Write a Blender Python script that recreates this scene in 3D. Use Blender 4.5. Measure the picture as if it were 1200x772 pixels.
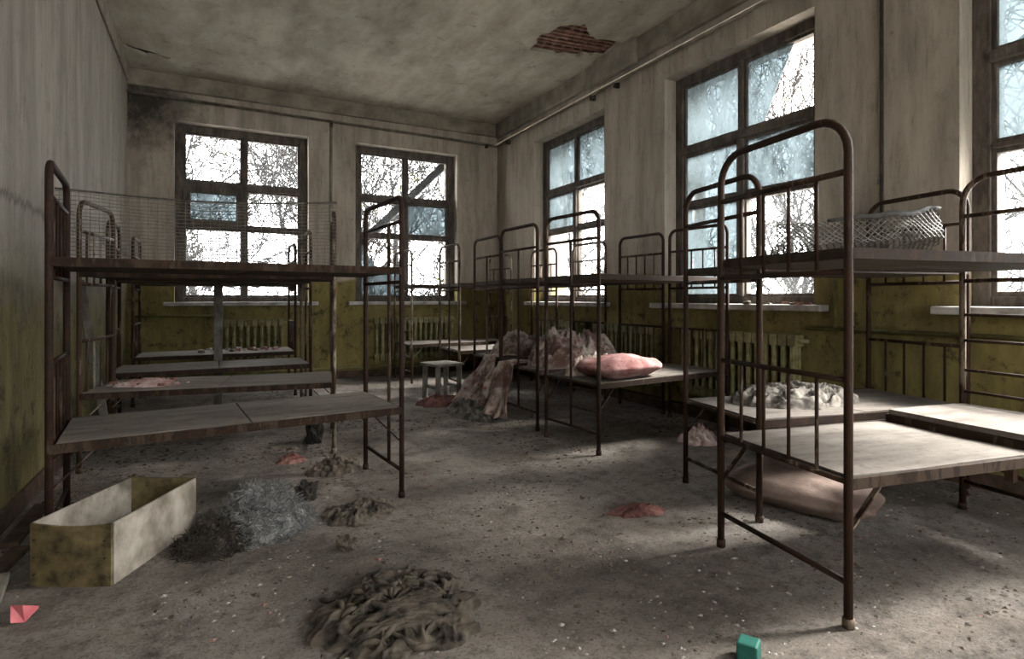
import bpy, bmesh, math, random
from mathutils import Vector, Matrix, noise
from mathutils.geometry import delaunay_2d_cdt
PI = math.pi
for o in list(bpy.data.objects): bpy.data.objects.remove(o)
SC = bpy.context.scene
COL = SC.collection

# ------------------------------------------------------------------ camera, sky, exposure
FPX, YAW, HORIZON = 670.0, math.radians(27.6), 349.0
cam_d = bpy.data.cameras.new('camera'); cam = bpy.data.objects.new('camera', cam_d); COL.objects.link(cam)
cam_d.sensor_fit = 'HORIZONTAL'; cam_d.sensor_width = 36; cam_d.lens = 36*FPX/1200
cam_d.shift_y = -(386-HORIZON)/1200; cam_d.clip_start = .02
cam.location = (0, 0, 1.0); cam.rotation_euler = (PI/2, 0, -YAW)
SC.camera = cam
w = bpy.data.worlds.new('overcast_sky'); SC.world = w; w.use_nodes = True
nt = w.node_tree; bg = nt.nodes['Background']
tc = nt.nodes.new('ShaderNodeTexCoord'); sep = nt.nodes.new('ShaderNodeSeparateXYZ'); rmp = nt.nodes.new('ShaderNodeValToRGB')
nt.links.new(tc.outputs['Generated'], sep.inputs[0]); nt.links.new(sep.outputs['Z'], rmp.inputs[0]); nt.links.new(rmp.outputs[0], bg.inputs[0])
rmp.color_ramp.elements[0].position = 0.0; rmp.color_ramp.elements[0].color = (1.0, .98, .96, 1)
rmp.color_ramp.elements[1].position = 1.0; rmp.color_ramp.elements[1].color = (.97, .97, .98, 1)
bg.inputs[1].default_value = 1.0
vs = SC.view_settings
vs.view_transform = 'Standard'; vs.look = 'None'; vs.gamma = 1; vs.use_curve_mapping = False; vs.exposure = 4.55

# room numbers (metres): camera height is 1
XL, XR, YB, YF, ZC = -.81, 3.58, 7.30, -2.6, 3.45
WT = .5                       # wall thickness
SILL, HEAD = .95, 2.96
WIN_BACK = [(-.38, 1.03), (1.59, 2.97)]                                     # x ranges
WIN_RIGHT = [(4.79, 6.25), (2.46, 3.90), (.18, 1.62), (-2.15, -.70)]  # last window is unseen, continues the row behind the camera for extra daylight
WIN_FRONT_ADDED = [(-.38, 1.03), (1.59, 2.97)]   # y ranges; unseen front windows, added so daylight reaches the near floor

def portal(loc, rot, sx, sy):
    l = bpy.data.lights.new('window_portal', 'AREA'); l.shape = 'RECTANGLE'; l.size = sx; l.size_y = sy
    l.cycles.is_portal = True
    o = bpy.data.objects.new('window_portal', l); COL.objects.link(o); o.location = loc; o.rotation_euler = rot
for a, b in WIN_BACK: portal(((a+b)/2, YB+.3, (SILL+HEAD)/2), (-PI/2, 0, 0), b-a, HEAD-SILL)
for a, b in WIN_RIGHT: portal((XR+.3, (a+b)/2, (SILL+HEAD)/2), (0, PI/2, 0), HEAD-SILL, b-a)

for a, b in WIN_FRONT_ADDED: portal(((a+b)/2, YF-.3, (SILL+HEAD)/2), (PI/2, 0, 0), b-a, HEAD-SILL)
sun_d = bpy.data.lights.new('hazy_sun', 'SUN'); sun = bpy.data.objects.new('hazy_sun', sun_d); COL.objects.link(sun)
sun_d.energy = 3.0; sun_d.angle = math.radians(28); sun_d.color = (1, .94, .88)
sun.rotation_euler = Vector((-.84, .34, -.70)).to_track_quat('-Z', 'Y').to_euler()

# ------------------------------------------------------------------ materials
class N:
    def __init__(s, name):
        s.m = bpy.data.materials.new(name); s.m.use_nodes = True; s.t = s.m.node_tree
        s.b = s.t.nodes['Principled BSDF']; s.out = s.t.nodes['Material Output']
        s.b.inputs['Specular IOR Level'].default_value = .25
        s.g = s.t.nodes.new('ShaderNodeNewGeometry')
    def node(s, t, **k):
        n = s.t.nodes.new(t)
        for a, v in k.items(): setattr(n, a, v)
        return n
    def link(s, a, b): s.t.links.new(a, b)
    def val(s, sock, v):
        if hasattr(v, 'is_output'): s.link(v, sock)
        else: sock.default_value = v
    def pos(s, scale=(1,1,1), loc=(0,0,0), local=False):
        m = s.node('ShaderNodeMapping'); m.inputs['Scale'].default_value = scale; m.inputs['Location'].default_value = loc
        if local:
            t = s.node('ShaderNodeTexCoord'); s.link(t.outputs['Object'], m.inputs[0])
        else: s.link(s.g.outputs['Position'], m.inputs[0])
        return m.outputs[0]
    def noise(s, scale, detail=6, rough=.6, vec=None, dist=0):
        n = s.node('ShaderNodeTexNoise'); n.inputs['Scale'].default_value = scale; n.inputs['Detail'].default_value = detail
        n.inputs['Roughness'].default_value = rough; n.inputs['Distortion'].default_value = dist
        s.link(vec if vec is not None else s.g.outputs['Position'], n.inputs['Vector']); return n.outputs['Fac']
    def voro(s, scale, vec=None, feature='F1', out='Distance'):
        n = s.node('ShaderNodeTexVoronoi', feature=feature); n.inputs['Scale'].default_value = scale
        s.link(vec if vec is not None else s.g.outputs['Position'], n.inputs['Vector']); return n.outputs[out]
    def ramp(s, fac, stops):
        n = s.node('ShaderNodeValToRGB'); e = n.color_ramp.elements
        while len(e) < len(stops): e.new(.5)
        for i, (p, c) in enumerate(stops):
            e[i].position = p; e[i].color = (c, c, c, 1) if not isinstance(c, tuple) else (*c, 1)
        s.val(n.inputs[0], fac); return n.outputs[0]
    def mix(s, f, a, b, mode='MIX'):
        n = s.node('ShaderNodeMix', data_type='RGBA', blend_type=mode)
        s.val(n.inputs[0], f)
        for i, v in ((6, a), (7, b)):
            if isinstance(v, tuple): v = (*v, 1)
            s.val(n.inputs[i], v)
        return n.outputs[2]
    def math(s, op, a, b=0.0, clamp=False):
        n = s.node('ShaderNodeMath', operation=op, use_clamp=clamp); s.val(n.inputs[0], a); s.val(n.inputs[1], b); return n.outputs[0]
    def z(s, axis='Z'):
        n = s.node('ShaderNodeSeparateXYZ'); s.link(s.g.outputs['Position'], n.inputs[0]); return n.outputs[axis]
    def color(s, c): s.val(s.b.inputs['Base Color'], (*c, 1) if isinstance(c, tuple) else c)
    def rough(s, v): s.val(s.b.inputs['Roughness'], v)
    def metal(s, v): s.val(s.b.inputs['Metallic'], v)
    def bump(s, h, strength=.3, dist=.01):
        n = s.node('ShaderNodeBump'); n.inputs['Strength'].default_value = strength; n.inputs['Distance'].default_value = dist
        s.link(h, n.inputs['Height']); s.link(n.outputs[0], s.b.inputs['Normal'])

M = {}
def simple(name, c1, c2, scale=8, rough=.85, bump=.3, bscale=60, lo=.35, hi=.65, metal=0, local=False):
    n = N(name); v = n.pos(local=local)
    n.color(n.ramp(n.noise(scale, vec=v), [(lo, c1), (hi, c2)])); n.rough(rough); n.metal(metal)
    n.bump(n.noise(bscale, 4, vec=v), bump, .004); M[name] = n.m; return n.m

def wall_mat(name, upper, upper2, green, green2, edge, fuzz, bare, bare_amt, mould=None, soft=.005, peel_str=.75):
    n = N(name)
    streak = n.noise(2.2, 8, .65, n.pos((3, 3, .5)))
    up = n.ramp(streak, [(.3, upper2), (.62, upper)])
    up = n.mix(n.ramp(n.noise(9, 8, .7), [(.55, 0.), (.75, .45)]), up, tuple(.55*c for c in upper2))
    gr = n.ramp(n.noise(3, 8, .7, n.pos((2.5, 2.5, .7))), [(.3, green2), (.65, green)])
    gr = n.mix(n.ramp(n.noise(7, 9, .8), [(.53, 0.), (.62, .9)]), gr, tuple(.35*c for c in green2))
    h = n.math('ADD', n.z(), n.math('MULTIPLY', n.math('SUBTRACT', n.noise(2.5, 8, .7), .5), fuzz))
    f = n.ramp(n.math('SUBTRACT', n.math('MULTIPLY', h, .25), edge*.25-.5), [(.5-soft, 0.), (.5+soft, 1.)])
    col = n.mix(f, gr, up)
    peel = n.ramp(n.noise(4.5, 9, .72, n.pos((1, 1, .8), (3, 1, 7))), [(bare_amt, 0.), (bare_amt+.03, 1.)])
    col = n.mix(n.math('MULTIPLY', peel, peel_str), col, bare)
    if mould:
        x = n.node('ShaderNodeVectorMath', operation='DISTANCE'); n.link(n.g.outputs['Position'], x.inputs[0]); x.inputs[1].default_value = mould
        d = n.math('ADD', n.math('MULTIPLY', x.outputs['Value'], .6), n.math('MULTIPLY', n.noise(5, 8, .75), .9))
        col = n.mix(n.ramp(d, [(.5, .95), (.85, 0.)]), col, (.018, .015, .010))
    drip = n.noise(5, 8, .75, n.pos((7, 7, .8)))
    col = n.mix(n.ramp(drip, [(.54, 0.), (.70, .55)]), col, tuple(.45*c for c in upper2))
    if soft > .01:
        zz = n.math('ADD', n.z(), n.math('MULTIPLY', n.math('SUBTRACT', drip, .5), .22))
        col = n.mix(n.ramp(n.math('MULTIPLY', zz, .5), [(.712, 0.), (.728, .75), (.738, .0)]), col, (.05, .042, .034))
    n.color(col); n.rough(.9)
    bp = n.math('ADD', n.math('MULTIPLY', n.noise(14, 8, .7), .6), n.math('MULTIPLY', peel, -.25))
    n.bump(bp, .5, .02); M[name] = n.m
wall_mat('wall_paint', (.355, .305, .248), (.19, .162, .13), (.225, .180, .060), (.115, .092, .036), 1.2, .35, (.13, .115, .09), .66, (-.7, 7.3, 3.1))
wall_mat('wall_paint_worn', (.275, .245, .208), (.165, .147, .125), (.185, .155, .062), (.075, .064, .032), 1.08, .9, (.16, .145, .12), .60, None, .06, .35)

n = N('ceiling_plaster')
c = n.ramp(n.noise(1.6, 8, .65, n.pos((1.6, .7, 1))), [(.3, (.18, .157, .12)), (.62, (.40, .36, .292))])
c = n.mix(n.ramp(n.noise(6, 9, .75), [(.56, 0.), (.72, .7)]), c, (.085, .075, .06))
n.color(c); n.rough(.95); n.bump(n.noise(16, 8, .7, n.pos((1, 3, 1))), .5, .02); M['ceiling_plaster'] = n.m

n = N('dirty_floor')
c = n.ramp(n.noise(.9, 10, .72), [(.32, (.155, .125, .10)), (.5, (.335, .288, .248)), (.66, (.49, .44, .395))])
c = n.mix(n.ramp(n.noise(3.2, 10, .78, n.pos((1, 1, 1), (4, 9, 0))), [(.50, 0.), (.66, .85)]), c, (.085, .068, .052))
c = n.mix(n.ramp(n.noise(14, 10, .85), [(.50, 0.), (.66, .85)]), c, (.060, .050, .040))
c = n.mix(n.ramp(n.noise(34, 6, .85), [(.58, 0.), (.70, .7)]), c, (.40, .375, .345))
sp = n.ramp(n.voro(48, n.pos((1, 1.3, 1))), [(.10, 1.), (.22, 0.)])
c = n.mix(n.math('MULTIPLY', sp, n.ramp(n.noise(5, 6, .7), [(.45, 0.), (.6, .8)])), c, (.05, .041, .033))
c = n.mix(n.ramp(n.noise(75, 5, .8), [(.52, 0.), (.64, .75)]), c, (.085, .07, .057))
n.color(c); n.rough(.92)
n.bump(n.math('ADD', n.noise(7, 12, .85), n.math('MULTIPLY', n.noise(40, 8, .85), .7)), 1.0, .045); M['dirty_floor'] = n.m

def rust_mat(name, dark, paint, amt, rough=.55):
    n = N(name); v = n.pos((6, 6, 1.2)); oi = n.node('ShaderNodeObjectInfo')
    f = n.math('ADD', n.noise(3.2, 8, .7, v), n.math('MULTIPLY', n.math('SUBTRACT', oi.outputs['Random'], .5), .18))
    col = n.mix(n.ramp(f, [(amt, 0.), (amt+.06, 1.)]), dark, paint)
    col = n.mix(n.ramp(n.noise(25, 6, .8), [(.45, 0.), (.7, .7)]), col, (.05, .022, .010))
    n.color(col); n.rough(rough); n.b.inputs['Specular IOR Level'].default_value = .12; n.bump(n.noise(70, 5, .8), .35, .003); M[name] = n.m
rust_mat('rusty_tube', (.026, .014, .009), (.135, .105, .075), .55, .65)
rust_mat('rail_iron', (.016, .010, .007), (.045, .032, .022), .55, .8)
rust_mat('pale_tube', (.055, .035, .022), (.26, .23, .175), .50)
rust_mat('dark_tube', (.020, .011, .008), (.085, .062, .043), .58, .65)

n = N('dusty_board')
v = n.pos((1, 5, 3), local=True)
c = n.ramp(n.noise(2.2, 8, .65, v), [(.3, (.075, .062, .05)), (.65, (.175, .152, .13))])
c = n.mix(n.ramp(n.noise(13, 9, .8), [(.52, 0.), (.66, .8)]), c, (.065, .052, .042))
n.color(c); n.rough(.85); n.bump(n.noise(30, 8, .8), .5, .006); M['dusty_board'] = n.m
n = N('dark_board')
c = n.ramp(n.noise(2.5, 8, .7, n.pos((1, 5, 3), local=True)), [(.3, (.032, .023, .016)), (.7, (.085, .068, .05))])
n.color(c); n.rough(.8); n.bump(n.noise(30, 8, .8), .4, .005); M['dark_board'] = n.m

n = N('peeling_frame_paint')
c = n.ramp(n.noise(7, 9, .75, n.pos((2, 2, .6))), [(.40, (.042, .033, .027)), (.60, (.105, .086, .070)), (.74, (.22, .195, .165))])
n.color(c); n.rough(.8); n.bump(n.noise(40, 8, .8), .4, .005); M['peeling_frame_paint'] = n.m
simple('pale_sill', (.22, .205, .18), (.50, .48, .45), 9, .8, .4)
simple('cornice_plaster', (.13, .112, .085), (.25, .22, .172), 5, .9, .5, 30)
simple('pipe_paint', (.075, .062, .046), (.19, .165, .125), 8, .6, .2)
simple('green_pipe', (.075, .068, .022), (.17, .155, .06), 8, .6, .2)
simple('radiator_paint', (.10, .088, .030), (.25, .225, .115), 14, .6, .3)
simple('bracket_iron', (.012, .010, .008), (.045, .034, .025), 20, .7, .3)
simple('lath_wood', (.10, .05, .036), (.28, .155, .115), 12, .9, .5)
simple('dark_void', (.012, .009, .007), (.03, .022, .016), 6, 1, .1)
simple('grey_wood', (.075, .066, .054), (.18, .165, .14), 10, .9, .5)
simple('brown_wood', (.035, .022, .015), (.10, .064, .043), 10, .9, .5)
simple('crate_end', (.035, .025, .011), (.185, .142, .066), 11, .8, .5, 25)
simple('crate_side', (.15, .125, .098), (.36, .32, .27), 9, .8, .4, 30)
simple('rag_brown', (.014, .011, .008), (.115, .095, .073), 16, .95, .6, 80)
simple('rag_grey', (.03, .025, .020), (.20, .18, .155), 18, .95, .6, 80)
simple('wool_grey', (.06, .06, .06), (.23, .225, .215), 20, .95, .6, 90)
simple('wool_dark', (.018, .014, .012), (.06, .048, .038), 20, .95, .6, 90)
simple('rag_red', (.07, .028, .023), (.21, .10, .085), 10, .95, .6, 80)
simple('pink_pillow', (.11, .037, .033), (.29, .155, .14), 4, .9, .4, 90)
n = N('stained_pink')
c = n.ramp(n.noise(4, 6, .7), [(.36, (.15, .05, .045)), (.5, (.30, .16, .148)), (.64, (.46, .36, .335))])
c = n.mix(n.ramp(n.voro(22), [(.10, .7), (.25, 0.)]), c, (.13, .04, .036))
n.color(c); n.rough(.95); n.bump(n.noise(60, 6, .8), .6, .006); M['stained_pink'] = n.m
simple('tan_pillow', (.115, .078, .062), (.27, .20, .165), 5, .9, .5, 70)
simple('pink_plastic', (.50, .10, .12), (.62, .18, .19), 9, .5, .1)
simple('green_block', (.008, .055, .042), (.02, .115, .088), 9, .55, .2)
simple('plaster_chip', (.15, .13, .108), (.36, .33, .295), 20, .95, .5)
simple('leaf_litter', (.04, .031, .024), (.13, .105, .08), 20, .95, .5)
simple('red_chip', (.12, .04, .032), (.27, .15, .125), 20, .9, .4)
simple('black_rubbish', (.010, .009, .008), (.04, .033, .027), 20, .8, .5)
simple('net_wire', (.05, .045, .038), (.13, .12, .10), 30, .6, .1)
simple('pale_wire', (.10, .09, .072), (.22, .20, .165), 30, .6, .1)
simple('bark', (.006, .005, .0045), (.014, .012, .010), 6, .95, .4, 30)
simple('twig', (.006, .005, .0045), (.016, .0135, .0115), 6, .95, .2)
simple('dry_leaf', (.10, .09, .025), (.20, .17, .05), 6, .8, .1)
simple('outside_ground', (.42, .42, .41), (.62, .62, .61), 1.5, .95, .6, 8)
simple('outer_wall', (.20, .18, .15), (.30, .28, .25), 3, .9, .4)
n = N('floral_cloth')
v = n.pos((1, 1, 1))
c = n.ramp(n.voro(17, v), [(.12, (.16, .045, .04)), (.26, (.30, .215, .19)), (.6, (.40, .335, .295))])
c = n.mix(n.ramp(n.noise(5, 6, .7), [(.46, 0.), (.58, 1.)]), c, (.12, .066, .054))
c = n.mix(n.ramp(n.noise(9, 6, .7, n.pos((1, 1, 1), (5, 2, 0))), [(.55, 0.), (.68, .9)]), c, (.12, .095, .075))
n.color(c); n.rough(.95); n.bump(n.noise(70, 6, .8), .5, .006); M['floral_cloth'] = n.m
n = N('pale_pink_cloth')
c = n.ramp(n.noise(8, 7, .7), [(.38, (.36, .15, .14)), (.5, (.58, .42, .40)), (.64, (.70, .64, .60))])
n.color(c); n.rough(.95); n.bump(n.noise(70, 6, .8), .5, .006); M['pale_pink_cloth'] = n.m

def glass_mat(name, tint, haze, amt_lo, amt_hi):
    n = N(name)
    tr = n.node('ShaderNodeBsdfTransparent'); tr.inputs[0].default_value = (*tint, 1)
    tl = n.node('ShaderNodeBsdfTranslucent'); tl.inputs[0].default_value = (*haze, 1)
    gl = n.node('ShaderNodeBsdfGlossy'); gl.inputs[0].default_value = (.9, .9, .9, 1); gl.inputs['Roughness'].default_value = .05
    m1 = n.node('ShaderNodeMixShader'); n.link(n.ramp(n.noise(2.5, 9, .75, n.pos((1.5, 1.5, .7))), [(.35, amt_lo), (.68, amt_hi)]), m1.inputs[0])
    n.link(tr.outputs[0], m1.inputs[1]); n.link(tl.outputs[0], m1.inputs[2])
    m2 = n.node('ShaderNodeMixShader'); m2.inputs[0].default_value = .05
    n.link(m1.outputs[0], m2.inputs[1]); n.link(gl.outputs[0], m2.inputs[2]); n.link(m2.outputs[0], n.out.inputs[0]); M[name] = n.m
glass_mat('clear_glass', (.95, .97, .98), (.3, .32, .33), .0, .04)
glass_mat('grimy_glass', (.215, .245, .258), (.15, .172, .18), .0, .9)

# ------------------------------------------------------------------ mesh helpers
class MB:
    def __init__(s): s.v = []; s.f = []; s.mi = []
    def add(s, vs_, fs, mi=0):
        o = len(s.v); s.v += [tuple(p) for p in vs_]; s.f += [tuple(i+o for i in f) for f in fs]; s.mi += [mi]*len(fs); return s
    def box(s, a, b, mi=0):
        x0, y0, z0 = a; x1, y1, z1 = b
        return s.add([(x0,y0,z0),(x1,y0,z0),(x1,y1,z0),(x0,y1,z0),(x0,y0,z1),(x1,y0,z1),(x1,y1,z1),(x0,y1,z1)],
              [(0,3,2,1),(4,5,6,7),(0,1,5,4),(1,2,6,5),(2,3,7,6),(3,0,4,7)], mi)
    def tube(s, pts, r, n=8, cap=True):
        pts = [Vector(p) for p in pts]; rs = r if isinstance(r, (list, tuple)) else [r]*len(pts)
        base = len(s.v); ref = None
        for i, p in enumerate(pts):
            t = (pts[min(i+1, len(pts)-1)]-pts[max(i-1, 0)]).normalized()
            if ref is None: ref = t.orthogonal().normalized()
            u = (ref - t*ref.dot(t)).normalized(); ref = u; wv = t.cross(u)
            for k in range(n):
                a = 2*PI*k/n; s.v.append(tuple(p + (u*math.cos(a)+wv*math.sin(a))*rs[i]))
        for i in range(len(pts)-1):
            for k in range(n):
                a, b = base+i*n+k, base+i*n+(k+1) % n
                s.f.append((a, b, b+n, a+n)); s.mi.append(0)
        if cap:
            s.f.append(tuple(base+k for k in reversed(range(n)))); s.mi.append(0)
            s.f.append(tuple(base+(len(pts)-1)*n+k for k in range(n))); s.mi.append(0)
        return s
    def bar(s, a, b, w_, h, up=(0,0,1)):          # rectangular bar from a to b
        a, b = Vector(a), Vector(b); t = (b-a).normalized(); u = t.cross(Vector(up))
        if u.length < 1e-4: u = t.orthogonal()
        u.normalize(); q = u.cross(t)
        v = [p + u*(i*w_/2) + q*(j*h/2) for p in (a, b) for i, j in ((-1,-1),(1,-1),(1,1),(-1,1))]
        return s.add(v, [(0,3,2,1),(4,5,6,7),(0,1,5,4),(1,2,6,5),(2,3,7,6),(3,0,4,7)])
    def mesh(s, name, mats, smooth=False):
        me = bpy.data.meshes.new(name); me.from_pydata(s.v, [], s.f); 
        for m in (mats if isinstance(mats, (list, tuple)) else [mats]): me.materials.append(M[m])
        me.polygons.foreach_set('material_index', s.mi)
        if smooth: me.polygons.foreach_set('use_smooth', [True]*len(me.polygons))
        me.update(); return me
    def build(s, name, mats, parent=None, smooth=False, bevel=0):
        o = link(name, s.mesh(name, mats, smooth), parent)
        if bevel:
            m = o.modifiers.new('bevel', 'BEVEL'); m.width = bevel; m.segments = 2; m.limit_method = 'ANGLE'
        return o
def link(name, data, parent=None, loc=None, rot=None):
    o = bpy.data.objects.new(name, data); COL.objects.link(o); o.parent = parent
    if loc is not None: o.location = loc
    if rot is not None: o.rotation_euler = rot
    return o
def tag(o, label=None, cat=None, group=None, kind=None):
    if label: o['label'] = label
    if cat: o['category'] = cat
    if group: o['group'] = group
    if kind: o['kind'] = kind
    return o
def thing(name, label, cat, loc=(0,0,0), rz=0, group=None):
    return tag(link(name, None, None, loc, (0,0,rz)), label, cat, group)
def nz(x, y, z=0): return noise.noise(Vector((x, y, z)))

# ------------------------------------------------------------------ room shell
def wall_with_openings(name, mat, u0, u1, z0, z1, openings, place):
    """place(u, depth, z) -> xyz; depth 0 inner face, WT outer"""
    us = sorted({u0, u1, *[a for o in openings for a in o[:2]]}); zs = sorted({z0, z1, *[a for o in openings for a in o[2:]]})
    hole = lambda i, j: any(o[0] <= (us[i]+us[i+1])/2 <= o[1] and o[2] <= (zs[j]+zs[j+1])/2 <= o[3] for o in openings)
    mb = MB(); nu, nzz = len(us)-1, len(zs)-1
    solid = lambda i, j: 0 <= i < nu and 0 <= j < nzz and not hole(i, j)
    for i in range(nu):
        for j in range(nzz):
            if hole(i, j): continue
            a, b, c_, d = us[i], us[i+1], zs[j], zs[j+1]
            for dep, mi in ((0, 0), (WT, 1)):
                mb.add([place(a,dep,c_), place(b,dep,c_), place(b,dep,d), place(a,dep,d)], [(0,1,2,3)], mi)
            for ni, nj, (p, q) in ((i-1,j,((a,c_),(a,d))), (i+1,j,((b,c_),(b,d))), (i,j-1,((a,c_),(b,c_))), (i,j+1,((a,d),(b,d)))):
                if not solid(ni, nj):
                    mb.add([place(p[0],0,p[1]), place(q[0],0,q[1]), place(q[0],WT,q[1]), place(p[0],WT,p[1])], [(0,1,2,3)], 0)
    return tag(mb.build(name, [mat, 'outer_wall']), kind='structure')
tag(MB().box((XL-WT, YF-WT, -.15), (XR+WT, YB+WT, 0)).build('floor', 'dirty_floor'), 'grey concrete floor covered in dust and grit', kind='structure')
place_b = lambda u, d, z: (u, YB+d, z)
place_r = lambda u, d, z: (XR+d, u, z)
place_l = lambda u, d, z: (XL-d, u, z)
place_f = lambda u, d, z: (u, YF-d, z)
wall_with_openings('wall_back', 'wall_paint', XL-WT, XR+WT, 0, ZC+.3, [(a, b, SILL, HEAD) for a, b in WIN_BACK], place_b)
wall_with_openings('wall_right', 'wall_paint', YF, YB, 0, ZC+.3, [(a, b, SILL, HEAD) for a, b in WIN_RIGHT], place_r)
wall_with_openings('wall_left', 'wall_paint_worn', YF, YB, 0, ZC+.3, [], place_l)
wall_with_openings('wall_front', 'wall_paint', XL-WT, XR+WT, 0, ZC+.3, [(a, b, SILL, HEAD) for a, b in WIN_FRONT_ADDED], place_f)

# ceiling with two torn holes
def ragged(poly, amt, seed):
    out = []; r = random.Random(seed)
    for i, p in enumerate(poly):
        q = poly[(i+1) % len(poly)]
        for k in range(4):
            t = k/4; out.append((p[0]+(q[0]-p[0])*t + r.uniform(-amt, amt), p[1]+(q[1]-p[1])*t + r.uniform(-amt, amt)))
    return out
hole1 = ragged([(2.78,4.93),(2.72,4.60),(2.78,4.34),(2.96,4.26),(3.10,4.36),(3.20,4.44),(3.44,4.36),(3.50,4.70),(3.32,4.80),(3.10,4.92)], .022, 3)
hole2 = ragged([(-.78,6.60),(-.66,6.68),(-.38,6.78),(-.42,6.86),(-.62,6.84),(-.76,6.74)], .018, 4)
rect = [(XL-.05, YF-.05), (XR+.05, YF-.05), (XR+.05, YB+.05), (XL-.05, YB+.05)]
pts, edges = [], []
for lp in (rect, hole1, hole2):
    o = len(pts); pts += [Vector(p) for p in lp]; edges += [(o+i, o+(i+1) % len(lp)) for i in range(len(lp))]
def inside(p, poly):
    c_ = False; j = len(poly)-1
    for i in range(len(poly)):
        a, b = poly[i], poly[j]
        if (a[1] > p[1]) != (b[1] > p[1]) and p[0] < (b[0]-a[0])*(p[1]-a[1])/(b[1]-a[1])+a[0]: c_ = not c_
        j = i
    return c_
vv, ee, ff, *_ = delaunay_2d_cdt(pts, edges, [], 1, 1e-5)
mb = MB(); T = .035
fs = []
for f in ff:
    cx = sum(vv[i].x for i in f)/len(f); cy = sum(vv[i].y for i in f)/len(f)
    if not inside((cx, cy), hole1) and not inside((cx, cy), hole2): fs.append(tuple(f))
mb.add([(p.x, p.y, ZC) for p in vv], [tuple(reversed(f)) for f in fs]); mb.add([(p.x, p.y, ZC+T) for p in vv], fs)
for lp in (hole1, hole2):
    m_ = len(lp); mb.add([(x, y, ZC) for x, y in lp]+[(x, y, ZC+T) for x, y in lp], [(i, (i+1) % m_, m_+(i+1) % m_, m_+i) for i in range(m_)])
ceil = tag(mb.build('ceiling', 'ceiling_plaster'), 'stained grey plaster ceiling with torn holes', kind='structure')
MB().box((XL-WT, YF-WT, ZC+.14), (XR+WT, YB+WT, ZC+.3)).build('ceiling_backing', 'dark_void', ceil)
# laths in the big hole: two layers, each slat a piece
rl = random.Random(5)
for k in range(11):
    y0 = 4.24+k*.072
    MB().bar((2.62, y0+rl.uniform(-.012,.012), ZC+T+.014), (3.57, y0-.10+rl.uniform(-.015,.015), ZC+T+.014), .034, .014).build('lath', 'lath_wood', ceil)
for k in range(9):
    x0 = 2.66+k*.105
    MB().bar((x0, 4.18, ZC+T+.030), (x0+.30, 5.02, ZC+T+.030), .030, .014).build('lath', 'lath_wood', ceil)
for k in range(3):
    MB().bar((-.9, 6.62+k*.09, ZC+T+.02), (-.3, 6.66+k*.09, ZC+T+.02), .03, .014).build('lath', 'dark_void', ceil)

# cornice along walls + services pipe below it
def trim(name, a, b, mat='cornice_plaster', label=None): return tag(MB().box(a, b).build(name, mat, bevel=.012), label, kind='structure')
trim('trim_1', (XL, YB-.055, 3.27), (XR, YB, ZC))
trim('trim_2', (XR-.055, YF, 3.24), (XR, YB-.055, ZC))
trim('trim_3', (XL, YF, 3.30), (XL+.03, YB-.055, ZC))
trim('trim_4', (XR-.10, 4.20, 3.20), (XR-.055, 4.86, ZC), 'cornice_plaster', 'loose cornice board hanging below torn ceiling')
def pipe_run(name, pts, r, label, mat='pipe_paint', brackets=()):
    o = thing(name, label, 'pipe'); MB().tube(pts, r, 8).build('pipe_tube', mat, o, True)
    for p, q in brackets: MB().bar(p, q, .03, .05).build('pipe_bracket', 'bracket_iron', o)
    return o
pipe_run('ceiling_pipe', [(XR-.05, YF, 3.14), (XR-.05, YB-.05, 3.14), (XL, YB-.05, 3.19)], .017, 'thin pipe running under the cornice of window walls', 'pipe_paint',
    [((XR-.06, y, 3.11), (XR, y, 3.11)) for y in (6.9, 4.95, 4.55, 2.2, .0)] + [((x, YB-.06, 3.13), (x, YB, 3.13)) for x in (1.29, 3.40)])
tag(MB().tube([(XR-.012, 2.02, 1.2), (XR-.012, 2.02, 3.12)], .011, 6).build('wall_conduit', 'bracket_iron'), 'dark vertical conduit on the wall between two windows beside hanging net', 'conduit')
tag(MB().tube([(1.29, YB-.012, .3), (1.29, YB-.012, 3.15)], .016, 6).build('wall_conduit', 'cornice_plaster'), 'beige vertical conduit on the end wall between its two windows', 'conduit')
pipe_run('heating_pipe', [(XR-.028, YF, .80), (XR-.028, 2.50, .80)], .013, 'olive heating pipe along the right wall leading to radiator', 'green_pipe', [((XR-.03, y, .80), (XR, y, .80)) for y in (2.2, 1.2, 0)])
pipe_run('heating_pipe', [(XR-.028, 2.30, .80), (XR-.028, 2.30, 1.24), (XR, 2.30, 1.24)], .011, 'thin olive pipe rising beside a window sill', 'green_pipe')
pipe_run('heating_pipe', [(XL, YB-.06, .13), (XR-.1, YB-.06, .13)], .016, 'olive heating pipe low along the end wall', 'green_pipe', [((x, YB-.06, .13), (x, YB, .13)) for x in (-.4, 1.3, 3.3)])
pipe_run('heating_pipe', [(-.75, YB-.06, .80), (.10, YB-.06, .80)], .014, 'olive heating pipe feeding the radiator in the mouldy corner', 'green_pipe')
for nm, a, b in (('baseboard_back', (XL, YB-.02, 0), (XR, YB, .09)), ('baseboard_right', (XR-.02, YF, 0), (XR, YB, .09)), ('baseboard_left', (XL, YF, 0), (XL+.02, YB, .09))):
    tag(MB().box(a, b).build(nm, 'brown_wood', bevel=.004), kind='structure')

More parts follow.
